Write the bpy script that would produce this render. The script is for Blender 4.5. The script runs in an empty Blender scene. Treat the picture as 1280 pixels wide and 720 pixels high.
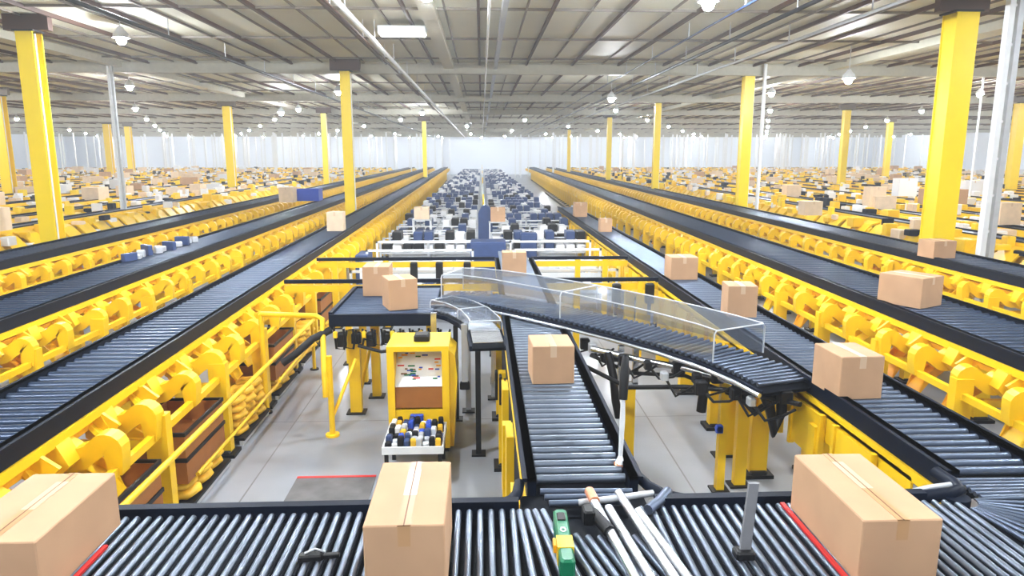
import bpy, math, random
from mathutils import Vector, Matrix
random.seed(7)
PI = math.pi
S = bpy.context.scene
COL = S.collection

# ---------------------------------------------------------------- camera, world, exposure
cam_d = bpy.data.cameras.new('camera')
cam_d.sensor_width = 36.0
cam_d.lens = 884 / 1280 * 36.0
cam_d.clip_end = 400
cam = bpy.data.objects.new('camera', cam_d)
COL.objects.link(cam)
cam.location = (0, 0, 3.4)
cam.rotation_euler = (math.radians(90) - math.atan(166 / 884), 0, -math.radians(2.42))
S.camera = cam
S.view_settings.view_transform = 'Standard'
S.view_settings.look = 'None'
S.view_settings.gamma = 1
S.view_settings.use_curve_mapping = False
S.view_settings.exposure = 0.0
LAMP_STRENGTH = 1700.0
PANEL_STRENGTH = 60.0
w = bpy.data.worlds.new('world'); S.world = w
w.use_nodes = True
w.node_tree.nodes['Background'].inputs[0].default_value = (0.85, 0.92, 1, 1)
w.node_tree.nodes['Background'].inputs[1].default_value = 0.6
hz = w.node_tree.nodes.new('ShaderNodeVolumeScatter')      # thin dusty air of the huge hall
hz.inputs['Density'].default_value = .0026; hz.inputs['Color'].default_value = (.97, .985, 1, 1)
w.node_tree.links.new(hz.outputs[0], w.node_tree.nodes['World Output'].inputs['Volume'])

# ---------------------------------------------------------------- materials
def mat(name, col, rough=0.5, metal=0.0, noise=0.0, scale=6.0, emit=0.0, bump=0.0, spec=None):
    m = bpy.data.materials.new(name); m.use_nodes = True
    nt = m.node_tree; b = nt.nodes['Principled BSDF']
    b.inputs['Base Color'].default_value = (*col, 1)
    b.inputs['Roughness'].default_value = rough
    b.inputs['Metallic'].default_value = metal
    if spec is not None: b.inputs['Specular IOR Level'].default_value = spec
    if emit:
        b.inputs['Emission Color'].default_value = (*col, 1)
        b.inputs['Emission Strength'].default_value = emit
    if noise or bump:
        tc = nt.nodes.new('ShaderNodeTexCoord')
        n = nt.nodes.new('ShaderNodeTexNoise'); n.inputs['Scale'].default_value = scale
        n.inputs['Detail'].default_value = 4
        nt.links.new(tc.outputs['Object'], n.inputs['Vector'])
        if noise:
            r = nt.nodes.new('ShaderNodeMapRange')
            r.inputs[1].default_value = .3; r.inputs[2].default_value = .7
            r.inputs[3].default_value = 1 - noise; r.inputs[4].default_value = 1 + noise * .4
            mx = nt.nodes.new('ShaderNodeMix'); mx.data_type = 'RGBA'; mx.blend_type = 'MULTIPLY'
            mx.inputs[0].default_value = 1
            mx.inputs[6].default_value = (*col, 1)
            nt.links.new(n.outputs['Fac'], r.inputs[0]); nt.links.new(r.outputs[0], mx.inputs[7])
            nt.links.new(mx.outputs[2], b.inputs['Base Color'])
        if bump:
            bp = nt.nodes.new('ShaderNodeBump'); bp.inputs['Strength'].default_value = bump
            bp.inputs['Distance'].default_value = .01
            nt.links.new(n.outputs['Fac'], bp.inputs['Height']); nt.links.new(bp.outputs[0], b.inputs['Normal'])
    return m

YEL = mat('yellow_paint', (.96, .60, .006), .42, noise=.08, scale=3)
YEL2 = mat('yellow_column_paint', (.97, .70, .008), .35, noise=.05, scale=2)
ORY = mat('shaded_orange_yellow', (.9, .42, .008), .45, noise=.1)  # yellow as it looks in shade, put into the colour; plain orange on small parts
NAVY = mat('dark_navy_rail', (.004, .008, .020), .5, noise=.2, spec=.10)
PAN = mat('gap_shade_black', (.003, .005, .010), .7, spec=.15)  # for dark sheets put under rollers so the gaps look shaded
BLK = mat('black_rubber', (.006, .006, .008), .5, noise=.2, spec=.3)
ROL = mat('steel_roller', (.20, .235, .30), .38, .8, noise=.15, scale=9)
ROLB = mat('blue_black_roller', (.024, .044, .09), .33, .3, noise=.15, scale=5)
ROLC = mat('zinc_roller', (.13, .165, .24), .36, .7, noise=.15, scale=6)
BELT = mat('blue_black_bed', (.05, .07, .13), .35, noise=.2, scale=2)
CHR = mat('bright_steel', (.72, .74, .78), .25, .9, noise=.15)
GREY = mat('light_grey_steel', (.55, .57, .60), .4, .2, noise=.1)
WHITE = mat('white_paint', (.82, .84, .86), .5, noise=.05)
CARD = mat('cardboard', (.56, .335, .19), .75, noise=.10, scale=3.5)
CARDL = mat('pale_cardboard', (.78, .60, .42), .8, noise=.08)
BROWN = mat('brown_board', (.36, .13, .022), .6, noise=.12)
TAPE = mat('brown_tape', (.52, .29, .13), .35, noise=.05)
TAPEL = mat('clear_tape', (.64, .46, .30), .3)
INK = mat('box_print', (.20, .10, .05), .7)
NBLUE = mat('navy_tote', (.03, .06, .17), .45, noise=.1)
BLUE = mat('bright_blue', (.02, .08, .55), .4)
RED = mat('red_strip', (.65, .02, .02), .4)
GRN = mat('green_housing', (.004, .17, .075), .35)
COP = mat('copper_cap', (.75, .30, .15), .35, .3)
SACK = mat('yellow_sack', (.90, .52, .02), .55, noise=.25, scale=7, bump=.5)
PARCEL = mat('white_parcel', (.80, .80, .82), .6)
BEIGE = mat('beige_ceiling', (.72, .70, .58), .6, noise=.12, scale=.35)  # broad noise paints the whitish reflection patches into the ceiling colour
CREAM = mat('cream_beam', (.66, .64, .54), .55, noise=.06)
JOIST = mat('rust_brown_joist', (.075, .035, .022), .6)
JOISTG = mat('grey_brown_joist', (.20, .17, .14), .6)
WALLM = mat('pale_wall', (.86, .90, .97), .7, noise=.03, scale=.2)
LAMP = mat('lamp_glow', (.89, .945, 1), .5, emit=LAMP_STRENGTH)
PANEL = mat('lamp_panel_glow', (1, .98, .95), .5, emit=PANEL_STRENGTH)

def floor_mat():
    m = bpy.data.materials.new('polished_concrete'); m.use_nodes = True
    nt = m.node_tree; N = nt.nodes; L = nt.links; b = N['Principled BSDF']
    g = N.new('ShaderNodeNewGeometry')
    n1 = N.new('ShaderNodeTexNoise'); n1.inputs['Scale'].default_value = .55; n1.inputs['Detail'].default_value = 5
    L.new(g.outputs['Position'], n1.inputs['Vector'])
    cr = N.new('ShaderNodeValToRGB')
    cr.color_ramp.elements[0].position = .32; cr.color_ramp.elements[0].color = (.21, .225, .255, 1)
    cr.color_ramp.elements[1].position = .62; cr.color_ramp.elements[1].color = (.34, .365, .415, 1)
    L.new(n1.outputs['Fac'], cr.inputs[0])
    sx = N.new('ShaderNodeSeparateXYZ'); L.new(g.outputs['Position'], sx.inputs[0])
    def line(out, period, off):
        a = N.new('ShaderNodeMath'); a.operation = 'ADD'; a.inputs[1].default_value = off; L.new(out, a.inputs[0])
        d = N.new('ShaderNodeMath'); d.operation = 'DIVIDE'; d.inputs[1].default_value = period; L.new(a.outputs[0], d.inputs[0])
        f = N.new('ShaderNodeMath'); f.operation = 'FRACT'; L.new(d.outputs[0], f.inputs[0])
        c = N.new('ShaderNodeMath'); c.operation = 'LESS_THAN'; c.inputs[1].default_value = .018 / period; L.new(f.outputs[0], c.inputs[0])
        return c.outputs[0]
    mx = N.new('ShaderNodeMath'); mx.operation = 'MAXIMUM'
    L.new(line(sx.outputs[0], 4.6, 2.45), mx.inputs[0]); L.new(line(sx.outputs[1], 4.6, .4), mx.inputs[1])
    mix = N.new('ShaderNodeMix'); mix.data_type = 'RGBA'; mix.inputs[7].default_value = (.16, .16, .17, 1)
    L.new(mx.outputs[0], mix.inputs[0]); L.new(cr.outputs[0], mix.inputs[6])
    L.new(mix.outputs[2], b.inputs['Base Color'])
    b.inputs['Roughness'].default_value = .28
    return m
FLOOR = floor_mat()

def clear_mat(name, tint, opacity):
    m = bpy.data.materials.new(name); m.use_nodes = True
    nt = m.node_tree; N = nt.nodes; L = nt.links; N.clear()
    o = N.new('ShaderNodeOutputMaterial'); t = N.new('ShaderNodeBsdfTransparent'); t.inputs[0].default_value = (*tint, 1)
    g = N.new('ShaderNodeBsdfGlossy'); g.inputs['Roughness'].default_value = .12; g.inputs['Color'].default_value = (.9, .93, .97, 1)
    d = N.new('ShaderNodeBsdfDiffuse'); d.inputs[0].default_value = (.45, .48, .54, 1)
    a = N.new('ShaderNodeMixShader'); a.inputs[0].default_value = .6
    L.new(d.outputs[0], a.inputs[1]); L.new(g.outputs[0], a.inputs[2])
    x = N.new('ShaderNodeMixShader'); x.inputs[0].default_value = opacity
    L.new(t.outputs[0], x.inputs[1]); L.new(a.outputs[0], x.inputs[2]); L.new(x.outputs[0], o.inputs[0])
    return m
CLEAR = clear_mat('clear_plastic', (.86, .885, .92), .19)

# ---------------------------------------------------------------- mesh helpers
class MB:
    """collects shapes; build() links them as one mesh object"""
    def __init__(s): s.v = []; s.f = []; s.sm = []; s.mi = []; s.cur = 0
    def add(s, vs, fs, smooth=False):
        o = len(s.v); s.v += [tuple(v) for v in vs]
        s.f += [tuple(i + o for i in f) for f in fs]; s.sm += [smooth] * len(fs); s.mi += [s.cur] * len(fs)
        return s
    def box(s, x0, x1, y0, y1, z0, z1, M=None):
        vs = [Vector(p) for p in ((x0,y0,z0),(x1,y0,z0),(x1,y1,z0),(x0,y1,z0),(x0,y0,z1),(x1,y0,z1),(x1,y1,z1),(x0,y1,z1))]
        if M: vs = [M @ v for v in vs]
        return s.add(vs, [(0,3,2,1),(4,5,6,7),(0,1,5,4),(1,2,6,5),(2,3,7,6),(3,0,4,7)])
    def cbox(s, x0, x1, y0, y1, z0, z1, c=.01, M=None):
        """box with chamfered vertical and top edges"""
        out = lambda i: [(x0+i+c,y0+i),(x1-i-c,y0+i),(x1-i,y0+i+c),(x1-i,y1-i-c),(x1-i-c,y1-i),(x0+i+c,y1-i),(x0+i,y1-i-c),(x0+i,y0+i+c)]
        rings = [(0, z0), (0, z1 - c), (c * .8, z1)]
        vs = [Vector((x, y, z)) for i, z in rings for x, y in out(i)]
        if M: vs = [M @ v for v in vs]
        fs = [tuple(reversed(range(8))), tuple(range(16, 24))]
        for r in range(2):
            for k in range(8):
                a = r*8+k; b = r*8+(k+1)%8; fs.append((a, b, b+8, a+8))
        return s.add(vs, fs)
    def tube(s, pts, r, n=8, caps=True):
        pts = [Vector(p) for p in pts]; rs = r if isinstance(r, (list, tuple)) else [r]*len(pts)
        vs = []; up = None
        for i, p in enumerate(pts):
            d = (pts[min(i+1, len(pts)-1)] - pts[max(i-1, 0)]).normalized()
            if up is None:
                up = Vector((0,0,1)) if abs(d.z) < .9 else Vector((1,0,0))
            a = d.cross(up).normalized(); b = a.cross(d).normalized(); up = b
            for k in range(n):
                t = 2*PI*k/n; vs.append(p + (a*math.cos(t) + b*math.sin(t))*rs[i])
        fs = []
        for i in range(len(pts)-1):
            for k in range(n):
                fs.append((i*n+k, i*n+(k+1)%n, (i+1)*n+(k+1)%n, (i+1)*n+k))
        s.add(vs, fs, True)
        if caps:
            s.add(vs[:n], [tuple(reversed(range(n)))]); s.add(vs[-n:], [tuple(range(n))])
        return s
    def extr(s, prof, y0, y1, M=None):
        """closed XZ profile extruded along y"""
        n = len(prof)
        vs = [Vector((x, y0, z)) for x, z in prof] + [Vector((x, y1, z)) for x, z in prof]
        if M: vs = [M @ v for v in vs]
        fs = [tuple(range(n)), tuple(reversed(range(n, 2*n)))]
        for k in range(n):
            j = (k+1) % n; fs.append((k, k+n, j+n, j))
        return s.add(vs, fs)
    def band(s, path, wd, y0, y1):
        """thick bent strip: XZ centre line with widths, extruded along y"""
        L = []; R = []
        for i, (x, z) in enumerate(path):
            a = path[max(i-1,0)]; b = path[min(i+1,len(path)-1)]
            dx, dz = b[0]-a[0], b[1]-a[1]; l = math.hypot(dx, dz) or 1
            nx, nz = -dz/l, dx/l; h = wd[i]/2
            L.append((x+nx*h, z+nz*h)); R.append((x-nx*h, z-nz*h))
        for i in range(len(path)-1):
            s.extr([L[i], L[i+1], R[i+1], R[i]], y0, y1)
        return s
    def mesh(s, name, mats):
        me = bpy.data.meshes.new(name); me.from_pydata(s.v, [], s.f)
        me.polygons.foreach_set('use_smooth', s.sm)
        mats = mats if isinstance(mats, (list, tuple)) else [mats]
        for m in mats: me.materials.append(m)
        if len(mats) > 1: me.polygons.foreach_set('material_index', s.mi)
        me.update(); return me
    def build(s, name, m, parent=None, loc=(0,0,0), rz=0):
        return link(name, s.mesh(name, m), parent, loc, rz)

def link(name, me, parent=None, loc=(0,0,0), rz=0, scale=None):
    o = bpy.data.objects.new(name, me); COL.objects.link(o)
    o.location = loc; o.rotation_euler = (0, 0, rz)
    if scale: o.scale = scale
    if parent: o.parent = parent
    return o
def tag(o, label, cat, group=None):
    o['label'] = label; o['category'] = cat
    if group: o['group'] = group
    return o
def thing(name, label, cat, loc=(0,0,0), rz=0, group=None):
    return tag(link(name, None, None, loc, rz), label, cat, group)
def struct(o): o['kind'] = 'structure'; return o
def stuff(o): o['kind'] = 'stuff'; return o
KIDS = {}
def dup(root, loc, rz=0, label=None, group=None, scale=None):
    if root.name not in KIDS:
        KIDS[root.name] = [(c, list(c.children)) for c in root.children]
    r = root.copy(); COL.objects.link(r); r.location = loc; r.rotation_euler = (0, 0, rz)
    if scale: r.scale = scale
    if label: r['label'] = label
    if group: r['group'] = group
    for c, gs in KIDS[root.name]:
        k = c.copy(); COL.objects.link(k); k.parent = r
        for g in gs:
            q = g.copy(); COL.objects.link(q); q.parent = k
    return r

# ---------------------------------------------------------------- building shell
XL, XR, YB, YF, ZC = -72, 72, -8, 128, 6.85
struct(MB().box(XL, XR, YB, YF, -.1, 0).build('floor', FLOOR))
struct(MB().box(XL, XR, YB, YF, ZC, ZC+.15).build('ceiling', BEIGE))
struct(MB().box(XL-.3, XL, YB, YF, 0, ZC).build('wall_left', WALLM))
struct(MB().box(XR, XR+.3, YB, YF, 0, ZC).build('wall_right', WALLM))
struct(MB().box(XL, XR, YF, YF+.3, 0, ZC).build('wall_back', WALLM))
struct(MB().box(XL, XR, YB-.3, YB, 0, ZC).build('wall_front', WALLM))

# roof framing: lengthwise joists, thin cross purlins, deep girders on the columns
jm = MB().box(-.035, .035, YB, YF, ZC-.10, ZC).mesh('ceiling_joist', JOIST)
jg = MB().box(-.02, .02, YB, YF, ZC-.05, ZC).mesh('ceiling_joist', JOISTG)
x = -69.3; i = 0
while x < 69:
    struct(link('ceiling_joist', jm if i % 2 else jg, None, (x, 0, 0)))
    x += (.62, .95, .8, 1.15)[i % 4]; i += 1
pm = MB().box(XL, XR, -.025, .025, ZC-.06, ZC-.001).mesh('ceiling_purlin', JOISTG)
for k in range(28):
    struct(link('ceiling_purlin', pm, None, (0, 9 + k*4.4, 0)))
gm = MB().box(XL, XR, -.13, .13, ZC-.05, ZC).box(XL, XR, -.03, .03, ZC-.40, ZC).box(XL, XR, -.15, .15, 6.42, 6.46).mesh('ceiling_girder', mat('girder_beige', (.46, .44, .36), .55, noise=.08))
for y in (1.8, 13.2, 28.0, 42.0, 55.2, 68.4, 81.6, 94.8, 108, 121):
    struct(link('ceiling_girder', gm, None, (0, y, 0)))
for x, wd, z, m, nm in ((-1.22, .36, 6.62, CREAM, 'ceiling_beam'), (.55, .12, 6.6, GREY, 'ceiling_beam'),
                     (-13.5, .30, 6.62, CREAM, 'ceiling_beam'), (13.6, .30, 6.62, CREAM, 'ceiling_beam')):
    struct(MB().box(x-wd/2, x+wd/2, YB, YF, z, ZC).build(nm, m))

# pipes and trays hung along the ceiling
def pipe(x, z, r, m, label, cat='pipe', name='ceiling_pipe'):
    t = thing(name, label, cat, (x, 0, z))
    MB().tube([(0, YB+.2, 0), (0, YF-.2, 0)], r, 8).build('tube', m, t)
    h = MB()
    h.box(-.008, .008, -.02, .02, r*.6, ZC-z)
    me = h.mesh('hanger', GREY)
    for k in range(30): link('hanger', me, t, (0, 3+k*4.1, 0))
pipe(-2.75, 6.30, .055, WHITE, 'thick white pipe running lengthwise under the ceiling left of centre')
pipe(-3.05, 6.38, .03, JOIST, 'thin rust-red pipe beside the thick white ceiling pipe')
pipe(.18, 6.40, .03, WHITE, 'thin white pipe under the ceiling straight above the centre aisle')
pipe(8.2, 6.35, .04, GREY, 'grey pipe under the ceiling right of centre aisle')
pipe(5.5, 6.45, .018, NBLUE, 'thin blue pipe under the ceiling right of centre aisle')
pipe(-8.0, 6.38, .05, BLK, 'black pipe under the ceiling on the left side')
pipe(6.6, 6.38, .05, BLK, 'black pipe under the ceiling on the right side')

# ---------------------------------------------------------------- lamps
def make_strip():
    t = thing('strip_lamp', '', 'lamp')
    MB().cbox(-.16, .16, -.75, .75, .03, .12, .02).build('housing', WHITE, t)
    MB().box(-.14, .14, -.72, .72, 0, .03).build('diffuser', PANEL, t)
    MB().box(-.005, .005, -.5, -.49, .12, .6).box(-.005, .005, .49, .5, .12, .6).build('hanger', GREY, t)
    return t
def make_highbay():
    t = thing('high_bay_lamp', '', 'lamp')
    MB().tube([(0,0,-.16),(0,0,-.12),(0,0,-.01)], [.05,.10,.13], 14).build('globe', LAMP, t)
    MB().tube([(0,0,.0),(0,0,.12),(0,0,.20),(0,0,.28)], [.20,.18,.10,.05], 18).build('reflector', WHITE, t)
    MB().tube([(0,0,.26),(0,0,.46)], .012, 6).build('rod', GREY, t)
    return t
HB = make_highbay(); placed = 0
spots = [(-2.1,19.5,'p'),(5.6,31.2,'b'),(11.7,22.9,'b'),(-11.4,42,'b'),(-9.3,19.6,'b'),(-15.5,33,'b'),(20,31,'b'),(-4.2,52,'b'),(2,10,'b'),(-22,24,'b'),(24,20,'b'),(-7,3,'b'),(8,6,'b'),(-3,-2,'b'),(3.5,1.5,'b'),(-14,9,'b'),(15,12,'b'),(-1,14.0,'b'),(4.5,14.6,'b'),(-5.5,12.5,'b'),(-2.5,6,'b')]  # closing entries are added lamps, out of view, to brighten the near end
for ix in range(-6, 7):
    for iy in range(1, 10):
        X = ix*10.5 + (5.2 if iy % 2 else 0) - 1.5; Y = iy*13.2 - 4.4
        if all(math.hypot(X-a, Y-b) > 6 for a, b, c in spots) and abs(X) < 68: spots.append((X, Y, 'b'))
spots += [(x_*12.0, 121, 'b') for x_ in range(-5, 6)]  # row added to brighten the back wall and far haze
spots = [s for s in spots if s[2] == 'b']
named = {(5.6,31.2): 'round high bay lamp hanging right of centre, over the second yellow lane on the right',
         (11.7,22.9): 'long-rod high bay lamp hanging left of the big right-hand yellow column',
         (-11.4,42): 'small bright high bay lamp hanging between two yellow columns on the left',
         (-9.3,19.6): 'large glaring high bay lamp close to the ceiling at upper left'}
for k, (X, Y, c) in enumerate(spots):
    lab = named.get((X, Y)); g = None if lab else 'high bay lamps across the ceiling'
    lab = lab or 'small round white high bay lamp on the beige ceiling, some added to brighten the hall'
    z = 5.80 if (X, Y) in named and Y > 20 else 6.38
    if k == 0: HB.location = (X, Y, z); HB['label'] = lab; o = HB
    else: o = dup(HB, (X, Y, z), 0, lab)
    if g: o['group'] = g
    elif 'group' in o: del o['group']
    if z < 6: tag(MB().tube([(0,0,0),(0,0,ZC-6.26)], .012, 6).build('hanging_rod', GREY, None, (X, Y, 6.26)), ('thin rod above the right of centre high bay lamp' if 0 < X < 8 else 'thin rod above the high bay lamp beside the big right column' if X > 8 else 'thin rod above the small high bay lamp on the left'), 'rod')
pl = thing('panel_lamp', 'flat white panel lamp on the ceiling beside the thick white pipe', 'lamp', (-2.05, 19.6, 6.5))
MB().cbox(-.62, .62, -.3, .3, .03, .2, .02).build('housing', WHITE, pl)
MB().box(-.58, .58, -.26, .26, 0, .03).build('diffuser', PANEL, pl)

# ---------------------------------------------------------------- columns
def column(X, Y, wd, label, top=6.42):
    t = thing('steel_column', label, 'column', (X, Y, 0))
    h = wd/2
    m = MB().box(-h, h, -h, -h+.03, .03, top).box(-h, h, h-.03, h, .03, top).box(-.02, .02, -h+.03, h-.03, .03, top)
    m.box(-h*.9, -h*.9+.02, -h+.03, h-.03, .03, top)
    m.build('shaft', YEL2, t)
    MB().box(-h-.08, h+.08, -h-.08, h+.08, 0, .03).build('base_plate', BLK, t)
    MB().box(-h-.05, h+.05, -h-.05, h+.05, top, top+.04).build('cap_plate', BLK, t)
    sx = 1 if X < 0 else .92
    MB().box(-.55, .55, -.10, .10, top+.04, ZC).build('head_beam', JOIST if abs(X) < 12 else JOISTG, t)
    MB().tube([(sx*(h+.025), -h+.05, .1), (sx*(h+.025), -h+.05, top-.05)], .022, 8).build('conduit', WHITE, t)
    return t
def Yof(px, X):
    a = (px-640)/884; th = math.radians(2.42) + math.atan(a/math.hypot(1, 166/884)); return X/math.tan(th)
for px, X, wd, lab in (
    (54, -11.3, .42, 'large yellow steel column standing at the far left of the hall'),
    (436, -4.98, .36, 'yellow steel column standing beside the nearest left conveyor lane'),
    (1182, 10.45, .50, 'biggest yellow steel column, standing right behind the third right lane'),
    (930, 10.45, .38, 'yellow steel column beside a thin white post on the right'),
    (820, 10.45, .36, 'third yellow steel column back in the right-hand row'),
    (761, 10.45, .36, 'fourth yellow steel column back in the right-hand row'),
    (711, 10.6, .36, 'fifth and most distant yellow column of the right-hand row'),
    (531, -5.2, .36, 'distant yellow column directly behind the one by the nearest left lane'),
    (288, -16, .46, 'tall yellow column behind the far left lanes, seen left of the blue bin'),
    (407, -11.6, .38, 'distant slim yellow column just left of the nearest-lane column'),
    (7, -25, .5, 'yellow column at the very left edge of the view'),
    (137, -37, .55, 'left one of two distant yellow columns behind the large left column'),
    (163, -38, .55, 'right one of two distant yellow columns behind the large left column'),
    (1054, 25, .42, 'slim distant yellow column left of the biggest right column'),
    (1109, 38, .45, 'farther short yellow column left of the biggest right column'),
    (1268, 32, .5, 'yellow column at the very right edge beyond the white post')):
    column(X, Yof(px, X), wd, lab)

def wpost(px, X, wd, label, twin=False):
    t = thing('white_post', label, 'post', (X, Yof(px, X), 0))
    h = wd/2
    if twin:
        MB().box(-h, -h*.25, -h*.5, h*.5, 0, ZC-.02).build('upright', WHITE, t)
        MB().box(h*.25, h, -h*.5, h*.5, 0, ZC-.02).build('upright', GREY, t)
        b = MB().box(-h*.25, h*.25, -.01, .01, 0, .05).mesh('tie_plate', WHITE)
        for k in range(9): link('tie_plate', b, t, (0, 0, .3 + k*.75))
    else:
        MB().tube([(0,0,.02),(0,0,ZC-.02)], h, 10).build('upright', WHITE, t)
        MB().tube([(0,0,0),(0,0,.02)], h*1.8, 10).build('foot_plate', GREY, t)
wpost(1246, 10.6, .30, 'thick white double-channel post at right of the biggest yellow column', True)
wpost(950, 10.9, .14, 'thin white post just right of a yellow column')
wpost(148, -13.6, .20, 'leaning-looking white twin post at left between yellow columns', True)
wpost(1218, 22.5, .10, 'thin white post between the thick white post and big column')
# many slim white rack uprights near the back wall
um = MB().box(-.09, .09, -.05, .05, 0, 6.4).box(-.12, .12, -.1, .1, 0, .02).mesh('rack_upright', WHITE)
for k in range(220):
    X = -66 + k*.60 + random.uniform(-.25, .25); Y = random.uniform(96, 124)
    if abs(X+.1) < 5: continue
    tag(link('rack_upright', um, None, (X, Y, 0)), 'slim white rack upright near the pale back wall', 'post', 'slim white uprights at the back wall')

# ---------------------------------------------------------------- yellow roller lanes
YEND = 122
def roller(l, r, n=10):
    return MB().tube([(-l/2, 0, 0), (l/2, 0, 0)], r, n)
def rail_mb(xin, y0, y1, side):
    """dark C-section side rail, side +1/-1 tells which way the flange faces"""
    m = MB(); a, b = sorted((xin, xin + side*.055))
    m.box(a, b, y0, y1, -.12, .045)
    a, b = sorted((xin, xin + side*.085)); m.box(a, b, y0, y1, .02, .045)
    return m
def smooth(p, wd, n=4):
    P = []; W = []
    for i in range(len(p)-1):
        a, b, c, d = p[max(i-1,0)], p[i], p[i+1], p[min(i+2,len(p)-1)]
        for k in range(n):
            t = k/n
            P.append(tuple(.5*(2*b[j] + (c[j]-a[j])*t + (2*a[j]-5*b[j]+4*c[j]-d[j])*t*t + (3*b[j]-a[j]-3*c[j]+d[j])*t**3) for j in (0, 1)))
            W.append(wd[i]*(1-t) + wd[i+1]*t)
    return P + [p[-1]], W + [wd[-1]]
def arm_mesh():
    m = MB()
    m.band(*smooth([(-.28,-.20),(-.10,-.30),(.05,-.36),(.17,-.31),(.27,-.24),(.34,-.28),(.35,-.50)], [.16,.24,.20,.15,.17,.16,.10]), -.07, .07)
    # twisted wing plate sweeping along the lane
    n = 5; vs = []
    for i in range(n+1):
        t = i/n
        vs.append((.30 - .42*t, .07 + .40*t, -.22 - .06*math.sin(t*PI) )); vs.append((.36 - .30*t, .07 + .44*t, -.46 + .10*t))
    fs = [(2*i, 2*i+1, 2*i+3, 2*i+2) for i in range(n)]
    o = len(vs); vs += [(x-.02, y-.02, z-.015) for x, y, z in vs]
    fs += [(a+o, d+o, c+o, b+o) for a, b, c, d in fs]
    fs += [(2*i, 2*i+2, 2*i+2+o, 2*i+o) for i in range(n)] + [(2*i+1, 2*i+1+o, 2*i+3+o, 2*i+3) for i in range(n)]
    m.add(vs, fs, False)
    m.extr([(-.12,-.17),(.02,-.17),(.10,-.34),(-.02,-.46),(-.12,-.40)], -.24, -.05)
    m.extr([(-.12,-.17),(.02,-.17),(.16,-.28),(.02,-.42),(-.12,-.34)], .46, .50)
    return m
ARM = {}; base = arm_mesh()
ARM[1] = base.mesh('support_arm', YEL)
b2 = arm_mesh(); b2.v = [(-x, y, z) for x, y, z in b2.v]; b2.f = [tuple(reversed(f)) for f in b2.f]
ARM[-1] = b2.mesh('support_arm', YEL)
def merged(me, ys, name, m, dx=0):
    mb = MB()
    vs = [v.co.copy() for v in me.vertices]; fs = [tuple(p.vertices) for p in me.polygons]
    for y in ys: mb.add([(v.x+dx, v.y+y, v.z) for v in vs], fs)
    return mb.mesh(name, m)
LEG = MB().box(-.095, .095, -.06, .06, -1.36, -.30).mesh('leg', YEL)
FOOT = MB().box(-.15, .15, -.13, .13, -1.40, -1.36).cbox(-.10, .10, -.10, .10, -1.36, -1.33, .02).mesh('foot_plate', BLK)
CHU = []
for q in range(3):
    m = MB(); w_ = (.26, .34, .22)[q]
    m.band([(-.22, -.50+.04*q), (-.05, -.56), (.10, -.66), (.22, -.82)], [.03]*4, -w_/2, w_/2)
    for yy in (-w_/2, w_/2): m.extr([(-.22,-.50+.04*q),(-.22,-.40),(-.02,-.46),(.14,-.58),(.22,-.82),(.08,-.66)], yy-.01, yy+.01)
    CHU.append(m.mesh('chute', (YEL, YEL, ORY)[q]))
def lane(xc, width, y0, splay, label, group=None, vis=1, pitch=.15, rad=.043, mat_r=ROLB, nleg=60, yend=YEND, arms=True, legp=1.6, detail=True):
    """lane origin on its centre line at y=8, belt top 1.4 m; local y runs along the lane; vis = side that carries arms"""
    t = thing('roller_conveyor', label, 'conveyor', (xc, 8, 1.4), splay, group)
    a, b = y0-8, yend-8; h = width/2
    rail_mb(-h, a, b, -1).build('side_rail', NAVY, t); rail_mb(h, a, b, 1).build('side_rail', NAVY, t)
    MB().box(-h, h, a, b, -.15, -.075).build('gap_shade_sheet', PAN, t)  # dark sheet added to blacken the gaps between rollers
    for s in (-1, 1):
        x0, x1 = sorted((s*(h+.005), s*(h+.075))); MB().box(x0, x1, a, b, -.20, -.122).build('trim_beam', YEL, t)
    rm = roller(width-.02, rad).mesh('roller', mat_r); z = .02-rad
    for k in range(100): link('roller', rm, t, (0, a + .1 + k*pitch, z))
    n0 = 100; nn = int((b - a - .1)/pitch)
    if nn > n0:
        mb = MB()
        for k in range(n0, nn):
            y = a+.1+k*pitch; mb.tube([(-h+.01, y, z), (h-.01, y, z)], rad, 6, False)
        stuff(mb.build('roller_bank', mat_r, t))
    x = vis*(h+.06)
    if arms:
        ys = [a + .3 + k*.8 for k in range(int((b-a-1)/.8))]
        for y in ys[:90]:
            link('support_arm', ARM[vis], t, (x, y + RV.uniform(-.06, .06), RV.uniform(-.02, .0)), RV.uniform(-.16, .16))
            if RV.random() < .85: link('chute', CHU[RV.randrange(3)], t, (x, y + RV.uniform(.1, .5), 0), (0 if vis > 0 else PI) + RV.uniform(-.3, .3))
        if ys[90:]: stuff(link('support_arm_bank', merged(ARM[vis], ys[90:], 'support_arm_bank', YEL), t, (x, 0, 0)))
        ex = x + vis*.35
        MB().box(ex-.03, ex+.03, a, b, -.52, -.45).build('tie_bar', YEL, t)
        MB().box(-h, h, a, b, -.30, -.24).build('under_beam', ORY, t)
    else: ex = x
    for k in range(nleg):
        y = a + .3 + k*legp
        if y > b: break
        l = link('leg', LEG, t, (ex, y, 0)); link('foot_plate', FOOT, l)
        l = link('leg', LEG, t, (-vis*(h-.02), y, 0)); link('foot_plate', FOOT, l)
        if arms and k < 40:
            link('cross_beam', CB.setdefault(width, MB().box(-h, h+.4, -.03, .03, -.62, -.54).mesh('cross_beam', YEL)), t, (0, y, 0), PI if vis < 0 else 0)
    return t
CB = {}
RV = random.Random(21)
SP = math.radians(1.2)
lane(-3.74, .67, 4.3, SP, 'nearest left roller lane, blue-black rollers on yellow arms, running to lower left corner', None, 1)
lane(-6.28, .82, 5.0, SP, 'second left roller lane counted from the centre aisle, on yellow arms', None, 1)
lane(-9.36, .78, 6.0, SP, 'third left roller lane, just right of the large yellow left column', None, 1)
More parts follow.
